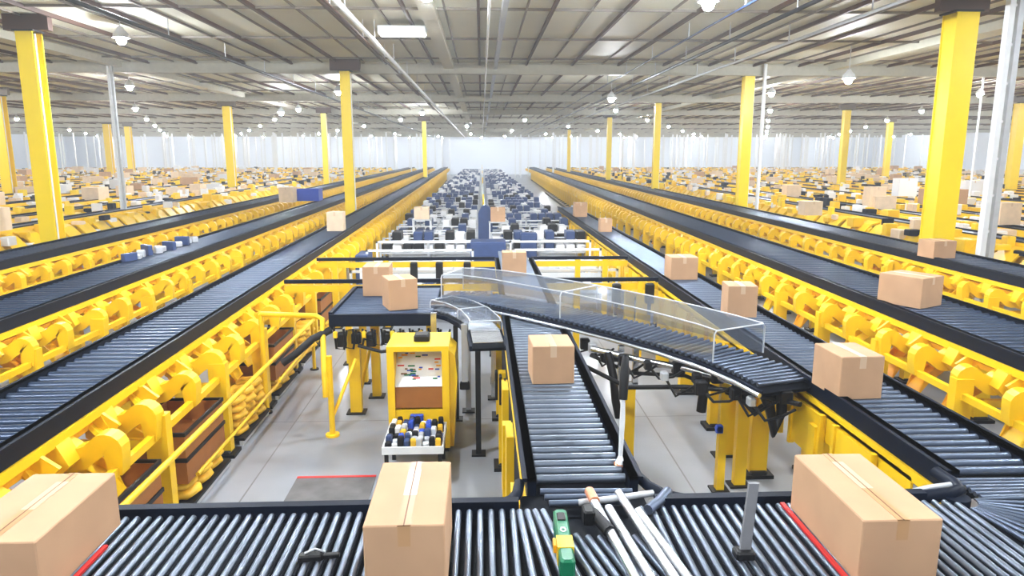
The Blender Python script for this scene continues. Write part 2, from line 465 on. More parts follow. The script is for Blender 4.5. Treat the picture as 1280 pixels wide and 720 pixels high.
lane(5.95, .98, 5.0, -SP, 'wide right roller lane with yellow legs, carrying one large tilted box', None, -1)
lane(9.20, .88, 6.0, -SP, 'right roller lane passing just in front of the biggest yellow column', None, -1)
# inner lanes without wing arms
R1 = lane(3.285, .57, 4.05, 0, 'inner right roller lane carrying a row of cardboard boxes toward the front', None, -1, .107, .029, ROLC, 14, 27.5, False, 1.35)
C1 = lane(.61, .58, 4.05, 0, 'centre roller lane carrying two boxes down into the front conveyor', None, -1, .107, .029, ROL, 6, 13.6, False, 1.5)
# side skirts of the inner right lane
MB().box(-.36, -.345, -3.6, 19, -.42, -.17).build('side_skirt', YEL, R1)
sk = MB().box(-.40, -.38, -.28, .28, -.62, -.20).box(-.42, -.37, -.30, -.26, -.66, -.18).box(-.42, -.37, .26, .30, -.66, -.18).mesh('guard_plate', YEL)
for k in range(24): link('guard_plate', sk, R1, (0, -2.9 + k*.8, 0))

# ---------------------------------------------------------------- distant lanes
def far_lane_meshes():
    L = {}
    y0, y1 = 6, 120
    W_ = .28
    m = MB()
    for s in (-1, 1): m.box(s*.31-.03, s*.31+.03, y0, y1, 1.36, 1.43)
    L['rail'] = m.mesh('side_rail', NAVY)
    L['belt'] = MB().box(-.28, .28, y0, y1, 1.3, 1.385).mesh('belt', BELT)
    m = MB()
    for s in (-1, 1):
        x0, x1 = sorted((s*.35, s*.37)); m.box(x0, x1, y0, y1, .95, 1.40)
    L['skirt'] = m.mesh('side_skirt', YEL)
    for v in (1, -1):
        L[v] = merged(ARM[v], [8 + k*1.15 for k in range(96)], 'support_arm_bank', YEL, v*.36)
        for q in L[v].vertices: q.co.z += 1.3
    m = MB()
    for k in range(46):
        for s in (-1, 1): m.box(s*.30-.05, s*.30+.05, 7+k*2.4-.05, 7+k*2.4+.05, 0, 1.0)
    L['legs'] = m.mesh('leg_bank', YEL)
    m = MB(); rr = random.Random(3)
    for k in range(300):
        y = 8 + k*.37; s = rr.choice((-1, 1)); m.cbox(s*.75-.12, s*.75+.12, y, y+rr.uniform(.15,.3), .75, .75+rr.uniform(.1,.28), .02)
    L['parcels'] = m.mesh('parcel_bank', PARCEL)
    m = MB()
    for v in (-1, 1):
        for k in range(120):
            y = 7 + k*.93
            m.band([(v*.38, 1.30),(v*.62,1.22),(v*.90,.92)], [.05,.06,.05], y, y+.66)
    L['chutes'] = m.mesh('chute_bank', YEL)
    return L
FL = far_lane_meshes()
def far_lane(X, side, label, group):
    t = thing('roller_conveyor', label, 'conveyor', (X, 0, 0), SP*(1 if X < 0 else -1), group)
    link('side_rail', FL['rail'], t); link('belt', FL['belt'], t); link('side_skirt', FL['skirt'], t)
    stuff(link('support_arm_bank', FL[side], t)); stuff(link('leg_bank', FL['legs'], t))
    stuff(link('chute_bank', FL['chutes'], t)); stuff(link('parcel_bank', FL['parcels'], t))
X = 12.5; k = 0
xs = []
while X < 62:
    xs.append(X); X += 2.05 + .1*(k % 3); k += 1
for X in xs:
    far_lane(-X-.4, 1, 'distant yellow-framed conveyor lane in the crowded left field of the hall', 'distant yellow lanes on the left')
    far_lane(X, -1, 'distant yellow-framed conveyor lane in the crowded right field of the hall', 'distant yellow lanes on the right')

# pale parcels heaped under the second and third lanes
pm_ = MB().cbox(-.2, .2, -.14, .14, 0, .16, .03).mesh('parcel', PARCEL)
for k in range(110):
    side = random.choice((-1, 1))
    X = (random.choice((-5.0, -7.7)) if side < 0 else random.choice((7.3, 4.95))) + random.uniform(-.18, .18) + side*.0
    Y = random.uniform(13, 45)
    o = link('parcel', pm_, None, (X + (-1 if side < 0 else 1)*(Y-8)*.021, Y, .0), random.uniform(0, 3), (1, 1, random.uniform(.8, 2.4)))
    tag(o, 'small white parcel on the floor between the yellow lanes', 'parcel', 'white parcels between the lanes')

# ---------------------------------------------------------------- cardboard boxes
def carton(name, X, Y, z, wx, wy, h, label, rz=0, group=None, big=False, m=CARD):
    """X,Y = centre of the front bottom edge at rz=0"""
    t = thing(name, label, 'box', (X, Y + wy/2, z), rz, group)
    a, b = wx/2, wy/2
    MB().cbox(-a, a, -b, b, 0, h, .006).build('carton_body', m, t)
    e = .0015
    tp = MB().box(-.028, .028, -b-e, b+e, h-e, h+e).box(-.028, .028, -b-e, -b+e, h-.10, h+e).box(-.028, .028, b-e, b+e, h-.10, h+e)
    tp.build('tape', TAPE if big else TAPEL, t)
    if big:
        MB().box(-.003, .003, -b-.0022, b+.0022, h, h+.0024).build('flap_seam', INK, t)
        MB().box(-.032, .032, -b*.15, b*.7, h+.001, h+.0022).build('clear_tape', TAPEL, t)
    return t
carton('cardboard_box', -2.20, 2.95, 1.42, .43, .70, .30, 'large cardboard box at the lower left corner of the front conveyor', 0, None, True)
carton('cardboard_box', -.355, 2.88, 1.42, .36, .66, .38, 'tall taped cardboard box standing at front centre on the front conveyor', 0, None, True)
carton('cardboard_box', 1.94, 2.94, 1.42, .38, .74, .32, 'large cardboard box at lower right on the front conveyor beside the red strip', .0, None, True)
carton('cardboard_box', .61, 5.95, 1.42, .37, .42, .34, 'cardboard box on the centre lane in front of the clear plastic hood', .03)
carton('cardboard_box', .53, 11.58, 1.42, .40, .30, .40, 'cardboard box at the far top end of the centre lane')
carton('cardboard_box', 3.10, 5.45, 1.42, .37, .45, .36, 'nearest and largest box on the inner right lane', .04)
carton('cardboard_box', 3.24, 8.45, 1.42, .36, .38, .39, 'second box back on the inner right lane', -.12)
carton('cardboard_box', 3.26, 11.15, 1.42, .44, .42, .36, 'third box back on the inner right lane')
carton('cardboard_box', 3.25, 18.4, 1.42, .31, .35, .34, 'small distant fourth box on the inner right lane')
carton('cardboard_box', 3.22, 23.0, 1.42, .42, .40, .46, 'farthest box at the end of the inner right lane')
carton('cardboard_box', 5.80, 8.90, 1.42, .50, .60, .40, 'large tilted box on the wide right lane', .50)
carton('cardboard_box', 8.98, 13.30, 1.42, .48, .45, .34, 'brown box on the lane just in front of the biggest yellow column', .1)
carton('cardboard_box', -3.9, 18.9, 1.42, .42, .42, .50, 'pale box on the nearest left lane beside a yellow column', 0, None, False, CARDL)
carton('cardboard_box', -1.52, 10.0, 1.42, .38, .42, .42, 'rear one of two boxes on the left transfer table')
carton('cardboard_box', -1.10, 9.05, 1.42, .38, .42, .40, 'front one of two boxes on the left transfer table', .35)
carton('cardboard_box', -1.90, 22.3, 1.42, .46, .4, .38, 'left of three distant boxes above the rack aisle', 0, None, False, CARDL)
carton('cardboard_box', .48, 21.4, 1.42, .44, .4, .42, 'middle of three distant boxes above the rack aisle, beside a navy hood')

for (X, Y, z, a, b, h, m, lab) in (
    (-15.4, 16.6, 1.45, .95, .8, .62, CARDL, 'big pale box at far left beside the large yellow column'),
    (-12.9, 18.6, 1.45, .75, .8, .60, CARDL, 'yellowish box on a lane right of the large left column'),
    (-13.9, 18.9, 1.45, .60, .8, .60, PARCEL, 'white carton just right of the large left column'),
    (-8.2, 30.2, 1.45, .60, .6, .62, CARDL, 'pale box beside the blue bin on the far left lane'),
    (10.9, 22.9, 1.45, .60, .5, .46, CARDL, 'beige box on a far lane right of the thin white post'),
    (14.9, 26.2, 1.45, .62, .5, .78, CARDL, 'upright pale box far right, left of the biggest column'),
    (18.5, 27.5, 1.45, 1.6, .7, .62, CARD, 'long tan carton far right, left of the biggest column'),
    (15.0, 19.5, 1.45, .62, .6, .62, CARDL, 'pale box on a far lane between big column and white post'),
    (20.5, 33.5, 1.45, .9, .6, .85, PARCEL, 'white carton in the far right field left of the big column'),
    (24.5, 34.5, 1.45, .9, .6, .7, PARCEL, 'second white carton in the far right field nearer the big column'),
    (26.4, 25.5, 1.45, 1.4, .8, .85, PARCEL, 'white carton at the right edge beyond the white post')):
    carton('cardboard_box', X, Y, z, a, b, h, lab, 0, None, False, m)
cm = {c: MB().cbox(-.35, .35, -.3, .3, 0, .5, .01).mesh('distant_carton', c) for c in (CARDL, PARCEL, CARD)}
rr = random.Random(11)
for k in range(200):
    s = rr.choice((-1, 1)); j = rr.randrange(1, len(xs)); Y = rr.uniform(20, 105)
    X = s*(xs[j] + (.4 if s < 0 else 0)) + s*Y*.021*0 - math.sin(SP)*Y*(1 if s < 0 else -1)
    if abs(X) < 8: continue
    o = link('distant_carton', cm[rr.choice((CARDL, CARDL, PARCEL, CARD))], None, (X, Y, 1.385), 0, (rr.uniform(.8, 1.2), rr.uniform(.7, 2.2), rr.uniform(.6, 1.2)))
    tag(o, 'small distant carton riding on a far %s conveyor lane' % ('left' if s < 0 else 'right'), 'box', 'distant cartons on the far %s lanes' % ('left' if s < 0 else 'right'))

# blue bins in the field
def bin_(X, Y, z, a, b, h, m, label, cat='bin'):
    t = thing('storage_bin', label, cat, (X, Y, z))
    w_ = .02
    MB().box(-a, a, -b, b, 0, w_).box(-a, -a+w_, -b, b, w_, h).box(a-w_, a, -b, b, w_, h).box(-a+w_, a-w_, -b, -b+w_, w_, h).box(-a+w_, a-w_, b-w_, b, w_, h).build('tub', m, t)
    MB().box(-a-.02, a+.02, -b-.02, -b, h-.04, h).box(-a-.02, a+.02, b, b+.02, h-.04, h).box(-a-.02, -a, -b, b, h-.04, h).box(a, a+.02, -b, b, h-.04, h).build('rim', m, t)
    return t
bin_(-7.6, 31.5, 1.45, .55, .4, .5, BLUE, 'blue bin on a far left lane beside a pale box')
bin_(-17.8, 18.9, 1.45, .45, .4, .5, BLUE, 'bright blue bin at the left edge beside the large yellow column')
bin_(-19, 27, 1.45, .4, .4, .5, NBLUE, 'dark blue bin in the far left field beyond the large column')

# ---------------------------------------------------------------- rack rows up the centre aisle
def make_rack():
    t = thing('steel_rack', 'light grey steel rack with two shelves in the centre aisle', 'rack')
    u = MB().box(-.03, .03, -.03, .03, 0, 1.12).mesh('upright', GREY)
    for x in (-1.3, 0, 1.3):
        for y in (-.35, .35): link('upright', u, t, (x, y, 0))
    for z in (.35, .75): MB().box(-1.33, 1.33, -.38, .38, z, z+.05).build('shelf', GREY, t)
    MB().box(-1.33, 1.33, -.36, -.34, 1.08, 1.12).box(-1.33, 1.33, .34, .36, 1.08, 1.12).build('top_rail', WHITE, t)
    return t
RK = make_rack(); first = True
tm = MB().cbox(-.12, .12, -.3, .3, 0, .22, .02).mesh('tote', NBLUE)
tw = MB().cbox(-.12, .12, -.3, .3, 0, .18, .02).mesh('tote', PARCEL)
tb = MB().cbox(-.12, .12, -.3, .3, 0, .22, .02).mesh('tote', BLK)
rest = MB(); cnt = 0
for r in range(46):
    Y = 19.6 + r*2.0
    for s in (-1, 1):
        X = .05 + s*1.52
        if first: RK.location = (X, Y, 0); RK['group'] = 'steel rack rows in the centre aisle'; first = False
        else: dup(RK, (X, Y, 0))
        for z in (.80, 1.16):
            for k in range(9):
                x = X - 1.15 + k*.288
                if rr.random() < .12: continue
                if z > 1 and rr.random() < .25: continue
                if cnt < 300:
                    tag(link('tote', rr.choice((tm, tb, tw, tw)) if z < 1 else rr.choice((tm, tw, tb, tm)), None, (x, Y, z if z < 1 else 1.12)),
                        'small tote in a row on the grey steel racks of the centre aisle', 'tote', 'totes on the centre racks'); cnt += 1
                else:
                    rest.cur = rr.choice((0, 0, 1)); zz = z if z < 1 else 1.12; rest.cbox(x-.12, x+.12, Y-.3, Y+.3, zz, zz+.22, .02)
o = stuff(rest.build('tote_rows', [NBLUE, PARCEL])); tag(o, 'rows of tiny distant totes on the far racks of the centre aisle', 'totes')
for k in range(9):
    Y = 26 + k*10
    t = thing('aisle_post', 'thin pale post standing among the centre aisle racks', 'post', (.05, Y, 0), 0, 'thin posts along the centre racks')
    MB().box(-.03, .03, -.03, .03, .02, 2.0).build('shaft', WHITE if k % 2 else YEL, t); MB().box(-.08, .08, -.08, .08, 0, .02).build('foot_plate', GREY, t)

# sorting tables just behind the cross rails
def sort_table(X, Y, a, b, h, label):
    t = thing('sorting_table', label, 'table', (X, Y, 0))
    MB().cbox(-a, a, -b, b, h-.06, h, .015).build('table_top', GREY, t)
    MB().box(-a, a, -b-.015, -b, h-.22, h-.07).build('front_panel', WHITE, t)
    MB().box(-a+.05, a-.05, -b+.05, b-.05, .35, .39).build('lower_shelf', GREY, t)
    lm = MB().box(-.03, .03, -.03, .03, 0, h-.06).mesh('leg', WHITE)
    for x in (-a+.04, a-.04):
        for y in (-b+.04, b-.04): link('leg', lm, t, (x, y, 0))
    for y in (-b, b):
        f = MB().box(-a, -a+.05, y-.02, y+.02, h, h+.5).box(a-.05, a, y-.02, y+.02, h, h+.5).box(-a, a, y-.02, y+.02, h+.45, h+.5).build('top_frame', WHITE, t)
    return t
sort_table(-1.45, 17.2, 1.25, .8, .75, 'grey steel sorting table left of the centre aisle, behind cross rails')
sort_table(1.75, 17.2, 1.05, .8, .75, 'grey steel sorting table right of the centre aisle, behind cross rails')
sort_table(-1.45, 14.9, 1.25, .6, .6, 'low grey table left of centre, right behind the rear cross rail')
sort_table(1.75, 14.9, 1.05, .6, .6, 'low grey table right of centre, right behind the rear cross rail')
for k in range(16):
    X = -2.5 + (k % 8)*.28 if k < 8 else .95 + (k % 8)*.24
    tag(link('parcel', pm_, None, (X, 16.9 + rr.uniform(-.2, .3), .75), rr.uniform(-.2, .2), (.5, .8, 1)), 'small white parcel lying on a grey sorting table', 'parcel', 'parcels on the sorting tables')
for k in range(20):
    X = -2.5 + (k % 10)*.23 if k < 10 else .9 + (k % 10)*.19
    tag(link('tote', (tm, tb, tw)[k % 3], None, (X, 14.9, .6), 0, (.7, .8, .8)), 'small tote on a low table behind the rear cross rail', 'tote', 'totes on the low tables')
def cabinet(X, Y, a, b, h, label):
    t = thing('navy_cabinet', label, 'cabinet', (X, Y, 0))
    MB().cbox(-a, a, -b, b, .05, h, .02).build('cabinet_body', NBLUE, t)
    MB().box(-a*.9, -.01, -b-.012, -b, .12, h-.06).build('door', NBLUE, t); MB().box(.01, a*.9, -b-.012, -b, .12, h-.06).build('door', NBLUE, t)
    MB().box(-a*.95, a*.95, -b*.95, b*.95, 0, .05).build('plinth', BLK, t)
cabinet(.15, 18.1, .45, .35, 1.25, 'dark blue cabinet standing behind the centre lane')
cabinet(-2.78, 16.6, .14, .4, 1.15, 'dark blue cabinet left of the grey tables beside the yellow lane')
cabinet(1.25, 19.0+.0, .22, .15, 1.35, 'narrow dark blue cabinet right of the centre lane end')
hd = thing('navy_hood', 'dark blue rounded hood beside a distant box in the rack aisle', 'hood', (.1, 21.9, 0))
MB().extr([(-.22,0),(.22,0),(.22,1.65),(.12,1.85),(0,1.92),(-.12,1.85),(-.22,1.65)], -.2, .2).build('hood_shell', NBLUE, hd)
MB().box(-.26, .26, -.24, .24, 0, .05).build('plinth', BLK, hd)
def stand(X, Y, h, label):
    t = thing('box_stand', label, 'stand', (X, Y, 0))
    MB().box(-.3, .3, -.25, .25, h-.04, h).build('shelf', GREY, t)
    lm = MB().box(-.02, .02, -.02, .02, 0, h-.04).mesh('leg', WHITE)
    for x in (-.27, .27):
        for y in (-.22, .22): link('leg', lm, t, (x, y, 0))
stand(-1.90, 22.55, 1.42, 'tall grey stand under the left distant box above the racks')
stand(.50, 21.6, 1.42, 'tall grey stand under the middle distant box beside the navy hood')

# ---------------------------------------------------------------- cross rails between the lanes
for Y, lab, x0 in ((13.9, 'rear black cross rail with yellow beam spanning between lanes', -3.25), (11.4, 'front black cross rail with yellow beam spanning between lanes', -3.2)):
    t = thing('cross_rail', lab, 'rail', (0, Y, 0))
    MB().box(x0, .25, -.03, .03, 1.36, 1.42).box(.97, 2.9, -.03, .03, 1.36, 1.42).build('rail', NAVY, t)
    MB().box(x0, .25, -.02, .02, 1.22, 1.33).box(.97, 2.9, -.02, .02, 1.22, 1.33).build('beam', YEL, t)
    lm = MB().box(-.05, .05, -.05, .05, .02, 1.36).mesh('leg', YEL); fm = MB().box(-.1, .1, -.1, .1, 0, .02).mesh('foot_plate', BLK)
    for x in ((-2.9, -1.9, 1.9, 2.45) if Y > 12 else (-2.2, 1.55, 2.6)):
        l = link('leg', lm, t, (x, 0, 0)); link('foot_plate', fm, l)
    mm = MB().cbox(-.07, .07, -.12, .0, 1.0, 1.33, .02).tube([(0,-.06,.8),(0,-.06,1.0)], .03, 8).mesh('drive_motor', BLK)
    for x in (-1.35, -.85, -.3) if Y > 12 else (2.2, 2.75): link('drive_motor', mm, t, (x, 0, 0))

# ---------------------------------------------------------------- front conveyor (rollers parallel to the lanes)
fc = thing('front_roller_conveyor', 'wide front conveyor of bright steel rollers crossing the whole foreground', 'conveyor', (0, 0, 1.4))
FY0, FY1, PX, PY = 2.55, 3.78, 2.80, 3.78
for a, b in ((-4.2, .20), (1.00, 2.62)):
    MB().box(a, b, FY1, FY1+.06, -.18, .035).build('side_rail', NAVY, fc)
MB().box(-4.2, PX, FY0, FY0+.05, -.18, .05).build('side_rail', NAVY, fc)
MB().box(-4.2, PX, FY0+.05, FY1, -.16, -.07).build('gap_shade_sheet', PAN, fc)
fr = MB().tube([(0, FY0+.06, 0), (0, FY0+.075, 0), (0, FY1-.03, 0)], [.010, .0175, .0175], 12).mesh('roller', ROL)
xr = -3.0
rol_i = 0
while xr < PX:
    if not (.18 < xr < .86):
        link('roller', fr, fc, (xr, 0, -.008)); rol_i += 1
    xr += .062
# rollers in front of the centre lane: fan out toward the right
for k in range(11):
    x0 = .20 + k*.045; x1 = .23 + k*.062
    top = FY1 - .04 - (.30*math.sin(min(k, 7)/7*PI/2) if k > 3 else 0)
    MB().tube([(x0 if k < 4 else x1-.05, top, -.008), (x1+.03+min(k,4)*.03, FY0+.06, -.008)], .0195, 12).build('roller', ROL, fc)
for k in range(20):
    lm = link('leg', LEG, fc, (-3.9 + k*.0 + (k//2)*.7, FY1-.05 if k % 2 else FY0+.1, -.0)); link('foot_plate', FOOT, lm)
    if k > 17: break
# transition plate and merge rollers at the foot of the centre lane
MB().box(.22, .98, FY1-.02, 4.05, -.16, -.07).build('transition_pan', PAN, fc)
for k in range(3):
    MB().tube([(.34+k*.02, 3.99-k*.075, -.012), (.90-k*.03, 3.97-k*.065, -.012)], .019, 10).build('merge_roller', ROLC, fc)
MB().tube([(.22, 4.12, -.02), (.20, 3.98, -.02), (.16, 3.90, -.02), (.06, 3.83, -.02)], .034, 10).build('corner_guide', NAVY, fc)
MB().tube([(.98, 4.20, -.02), (1.02, 4.05, -.02), (1.10, 3.92, -.02), (1.26, 3.84, -.02), (1.5, 3.82, -.02)], .034, 10).build('corner_guide', NAVY, fc)
MB().tube([(1.10, 3.90, .02), (1.02, 3.78, .02), (.93, 3.68, .02)], .03, 10).build('divert_bar', ROLC, fc)
MB().tube([(.55, 3.80, .01), (.75, 3.80, .03), (1.0, 3.86, .03)], .02, 8).build('divert_bar', GREY, fc)
# merge tubes
st = thing('merge_tubes', 'bundle of bright steel tubes lying over the front conveyor junction', 'tubes', (0, 0, 1.4))
for (xa, xb, ya) in ((.63, .74, 3.74), (.70, .82, 3.66), (.79, .93, 3.84), (.86, 1.00, 3.62)):
    MB().tube([(xa, ya, .045), (xb, FY0+.1, .045)], .026, 12).build('tube', CHR, st)
MB().tube([(.62, 3.86, .05), (.633, 3.735, .05)], .03, 12).build('end_cap', COP, st)
MB().tube([(.60, 3.60, .05), (.63, 3.50, .05), (.66, 3.40, .05)], .035, 8).cbox(.54, .60, 3.52, 3.62, .02, .10, .01).build('clamp', BLK, st)

# curve joining the inner right lane to the front conveyor
cv = thing('curve_conveyor', 'fan-shaped roller curve at lower right corner', 'conveyor', (PX, PY, 1.4))
def rl(th):   # usable roller length at angle th (0 = +x, -90 = -y)
    t = -th/(PI/2); return .74 + .46*t
N = 10
for k in range(N+1):
    th = -PI/2*k/N
    if k == N: break
    L0 = .11; L1 = rl(th)
    c, s_ = math.cos(th), math.sin(th)
    MB().tube([(c*L0, s_*L0, -.01), (c*(L0+.02), s_*(L0+.02), -.01), (c*L1, s_*L1, -.01)], [.007, .008, .034*L1], 10).build('roller', ROLC, cv)
MB().tube([(.0, .0, -.07), (.0, .0, .01)], .075, 16).build('corner_hub', NAVY, cv)
for k in range(N):
    th = -PI/2*(k+.5)/N; c, s_ = math.cos(th), math.sin(th); L1 = rl(th)
    MB().tube([(c*.50, s_*.50, -.014), (c*L1, s_*L1, -.014)], [.016, .036*L1], 10).build('roller', ROLC, cv)
arc = [(0, 0)] + [(math.cos(-PI/2*k/16)*(rl(-PI/2*k/16)+.04), math.sin(-PI/2*k/16)*(rl(-PI/2*k/16)+.04)) for k in range(17)]
MB().add([(x, y, -.07) for x, y in arc] + [(x, y, -.14) for x, y in arc], [tuple(reversed(range(18))), tuple(range(18, 36))] + [(i, (i+1) % 18, (i+1) % 18+18, i+18) for i in range(18)]).build('gap_shade_sheet', PAN, cv)
MB().tube([(x, y, .0) for x, y in arc[1:]], .04, 8).build('outer_rail', NAVY, cv)
# extra straight rollers linking the curve with the lane, splayed slightly
for k in range(6):
    MB().tube([(.16, .02 + k*.045, -.01), (.80, .03 + k*.04, -.01)], .016, 10).build('roller', ROLC, cv)
MB().tube([(-.18, .04, -.01), (-.02, .03, .01), (.06, .07, .01), (.09, .16, .01), (.08, .32, .01)], .042, 10).build('corner_guide', NAVY, cv)
MB().tube([(-.26, .10, -.02), (-.12, .08, .03), (.02, .09, .04)], .018, 8).build('guide_lip', GREY, cv)
for a in (.86,): l = link('leg', LEG, cv, (a, -.3, 0)); link('foot_plate', FOOT, l)

# foreground bits on the front conveyor
gs = thing('green_sensor', 'green photo sensor with yellow band and round white mark on front conveyor', 'sensor', (.40, 3.30, 1.425), -.03)
MB().cbox(-.036, .036, -.28, .22, 0, .10, .012).build('sensor_body', GRN, gs)
MB().box(-.040, .040, -.17, -.06, .004, .104).build('yellow_band', YEL, gs)
MB().cbox(-.022, .022, .09, .17, .10, .107, .005).build('lens', BLK, gs)
n = 14; ring = MB(); vs = []
for k in range(n):
    t = 2*PI*k/n; vs += [(.017*math.cos(t), -.005+.022*math.sin(t), .1045), (.009*math.cos(t), -.005+.013*math.sin(t), .1045)]
ring.add(vs, [(2*k, (2*k+2) % (2*n), (2*k+3) % (2*n), 2*k+1) for k in range(n)]).box(-.012, .012, .012, .018, .1035, .105).build('round_mark', WHITE, gs)
MB().cbox(-.055, -.038, -.10, -.02, .03, .07, .004).build('side_lamp', ORY, gs)
gb = thing('grey_blade', 'flat grey upright blade standing on the front conveyor left of right box', 'blade', (1.30, 3.18, 1.42), 0)
MB().add([(-.028,0,0),(.028,0,0),(.028,.018,0),(-.028,.018,0),(.012,.03,.38),(.062,.03,.38),(.062,.048,.38),(.012,.048,.38)],
         [(0,3,2,1),(4,5,6,7),(0,1,5,4),(1,2,6,5),(2,3,7,6),(3,0,4,7)]).build('blade', mat('blade_grey', (.20, .20, .215), .45), gb)
MB().cbox(-.05, .05, -.03, .05, 0, .04, .01).build('clamp_foot', BLK, gb)
r_ = thing('red_strip', 'thin red edge strip under the lower right box', 'strip', (1.72, 2.96, 1.415), .0); MB().box(-.012, .012, -.35, .76, 0, .014).build('strip', RED, r_)
r_ = thing('red_strip', 'thin red edge strip along the lower left box', 'strip', (-1.95, 3.0, 1.415), 0); MB().box(-.012, .012, -.3, .42, 0, .014).build('strip', RED, r_)
bc = thing('black_clip', 'small black latch lying across front rollers left of the tall box', 'latch', (-.83, 3.28, 1.412), .1)
MB().cbox(-.10, .02, -.03, .02, 0, .03, .008).cbox(.0, .10, -.015, .015, 0, .02, .005).build('latch_body', BLK, bc)
MB().tube([(-.07, 0, .03), (-.02, .01, .045), (.03, 0, .03)], .006, 6).build('latch_wire', GREY, bc)

# ---------------------------------------------------------------- clear-hooded merge conveyor and its supports
def ribbon(path, wd, parent, mr, z, pitch=.075, rr_=.022, depth=.12, rail=NAVY, hood=None, hr=None):
    P = [Vector(p) for p in path]
    # resample
    seg = [(P[i+1]-P[i]).length for i in range(len(P)-1)]; T = sum(seg)
    def pt(s):
        s = max(0, min(T-1e-6, s)); i = 0
        while s > seg[i]: s -= seg[i]; i += 1
        return P[i].lerp(P[i+1], s/seg[i])
    def fr_(s):
        p = pt(s); d = (pt(s+.15)-pt(s-.15)); d.z = 0; d.normalize(); return p, Vector((d.y, -d.x, 0))
    n = int(T/.1)
    for side in (-1, 1):
        vs = []; fs = []
        for i in range(n+1):
            p, nn = fr_(i*T/n); q = p + nn*side*wd/2
            for (a, b) in ((0, -depth), (.03, -depth), (.03, -.035), (0, -.035)): vs.append(q + nn*side*a + Vector((0,0,b)))
        for i in range(n):
            for k in range(4): fs.append((i*4+k, i*4+(k+1) % 4, i*4+4+(k+1) % 4, i*4+4+k))
        fs += [(0,1,2,3), (n*4+3, n*4+2, n*4+1, n*4)]
        MB().add(vs, fs).build('side_rail', rail, parent)
    vs = []; fs = []
    for i in range(n+1):
        p, nn = fr_(i*T/n)
        vs += [p-nn*wd/2+Vector((0,0,-.06)), p+nn*wd/2+Vector((0,0,-.06)), p-nn*wd/2+Vector((0,0,-.09)), p+nn*wd/2+Vector((0,0,-.09))]
    for i in range(n):
        a = i*4; fs += [(a, a+1, a+5, a+4), (a+2, a+6, a+7, a+3), (a, a+4, a+6, a+2), (a+1, a+3, a+7, a+5)]
    MB().add(vs, fs).build('gap_shade_sheet', PAN, parent)
    for i in range(int(T/pitch)):
        p, nn = fr_((i+.5)*pitch)
        MB().tube([p-nn*(wd/2-.01)+Vector((0,0,-.01)), p+nn*(wd/2-.01)+Vector((0,0,-.01))], rr_, 8).build('roller', mr, parent)
    if hood:
        a, b, h, th = hood
        n = 14; prof = ((-.54, .03), (-.54, h), (-.50, h+.03), (.50, h+.03), (.54, h), (.54, .03))
        vs = []; fs = []; m_ = len(prof)
        for i in range(n+1):
            p, nn = fr_(T*(a + (b-a)*i/n))
            for u, zz in prof: vs.append(p + nn*wd*u + Vector((0,0,zz)))
            for u, zz in prof: vs.append(p + nn*wd*(u*.985) + Vector((0,0,zz-.006)))
        for i in range(n):
            for k in range(m_-1):
                A = i*2*m_+k; B = A+2*m_
                fs += [(A, A+1, B+1, B), (A+m_, B+m_, B+m_+1, A+m_+1)]
        MB().add(vs, fs).build('clear_hood', CLEAR, parent)
        for e in (a, b, (a+b)/2):
            p, nn = fr_(T*e)
            MB().tube([p + nn*wd*u + Vector((0,0,zz)) for u, zz in prof], .008, 6).build('hood_rib', GREY, parent)
        for u in (-.5, .5):
            MB().tube([fr_(T*(a+(b-a)*i/n))[0] + fr_(T*(a+(b-a)*i/n))[1]*wd*u + Vector((0,0,h+.035)) for i in range(n+1)], .007, 6).build('hood_edge_strip', GREY, parent)
    return pt
mc = thing('hooded_conveyor', 'curved diagonal roller conveyor under a long clear plastic hood', 'conveyor', (0, 0, 0))
MPATH = [(-.55,9.62,1.50),(-.1,9.42,1.52),(.35,9.05,1.52),(.8,8.55,1.52),(1.2,8.1,1.52),(1.65,7.62,1.50),(2.05,7.2,1.47),(2.4,6.75,1.44),(2.62,6.3,1.42),(2.74,5.9,1.41)]
ribbon(MPATH, .62, mc, ROLC, 1.5, .075, .020, .07, NAVY, (.03, .86, .30, 0))
# support under it
for sd in (-1, 1):
    q = []
    for i in range(len(MPATH)):
        a = Vector(MPATH[max(i-1, 0)]); b = Vector(MPATH[min(i+1, len(MPATH)-1)]); d = (b-a).normalized()
        q.append(Vector(MPATH[i]) + Vector((d.y, -d.x, 0))*sd*.345 + Vector((0, 0, -.075)))
    MB().tube(q, .022, 8).build('rim_tube', CHR, mc)
MB().box(1.46, 1.52, 7.30, 7.36, .95, 1.38).box(1.62, 1.68, 7.30, 7.36, .95, 1.38).box(1.46, 1.68, 7.30, 7.36, .92, .97).build('hanger_bracket', CHR, mc)
for (x, y, wd, zt) in ((1.60, 7.33, .055, .92), (2.42, 6.70, .04, 1.32), (2.80, 7.55, .12, 1.1), (2.66, 6.80, .06, 1.25), (.15, 9.6, .04, 1.42), (-.2, 9.1, .035, 1.42)):
    l = MB().box(x-wd, x+wd, y-.04, y+.04, .02, zt).build('leg', YEL if y < 9 else CHR, mc)
    MB().box(x-wd-.05, x+wd+.05, y-.08, y+.08, 0, .02).build('foot_plate', BLK, l)
MB().tube([(2.36,6.66,.70),(2.36,6.60,.70)], .035, 8).cbox(2.33, 2.40, 6.60, 6.66, .66, .74, .01).build('valve', BLUE, mc)
MB().tube([(1.2,7.5,1.30),(1.7,7.15,1.26),(2.1,6.8,1.27),(2.5,6.35,1.24)], .035, 8).build('lower_tube', CHR, mc)
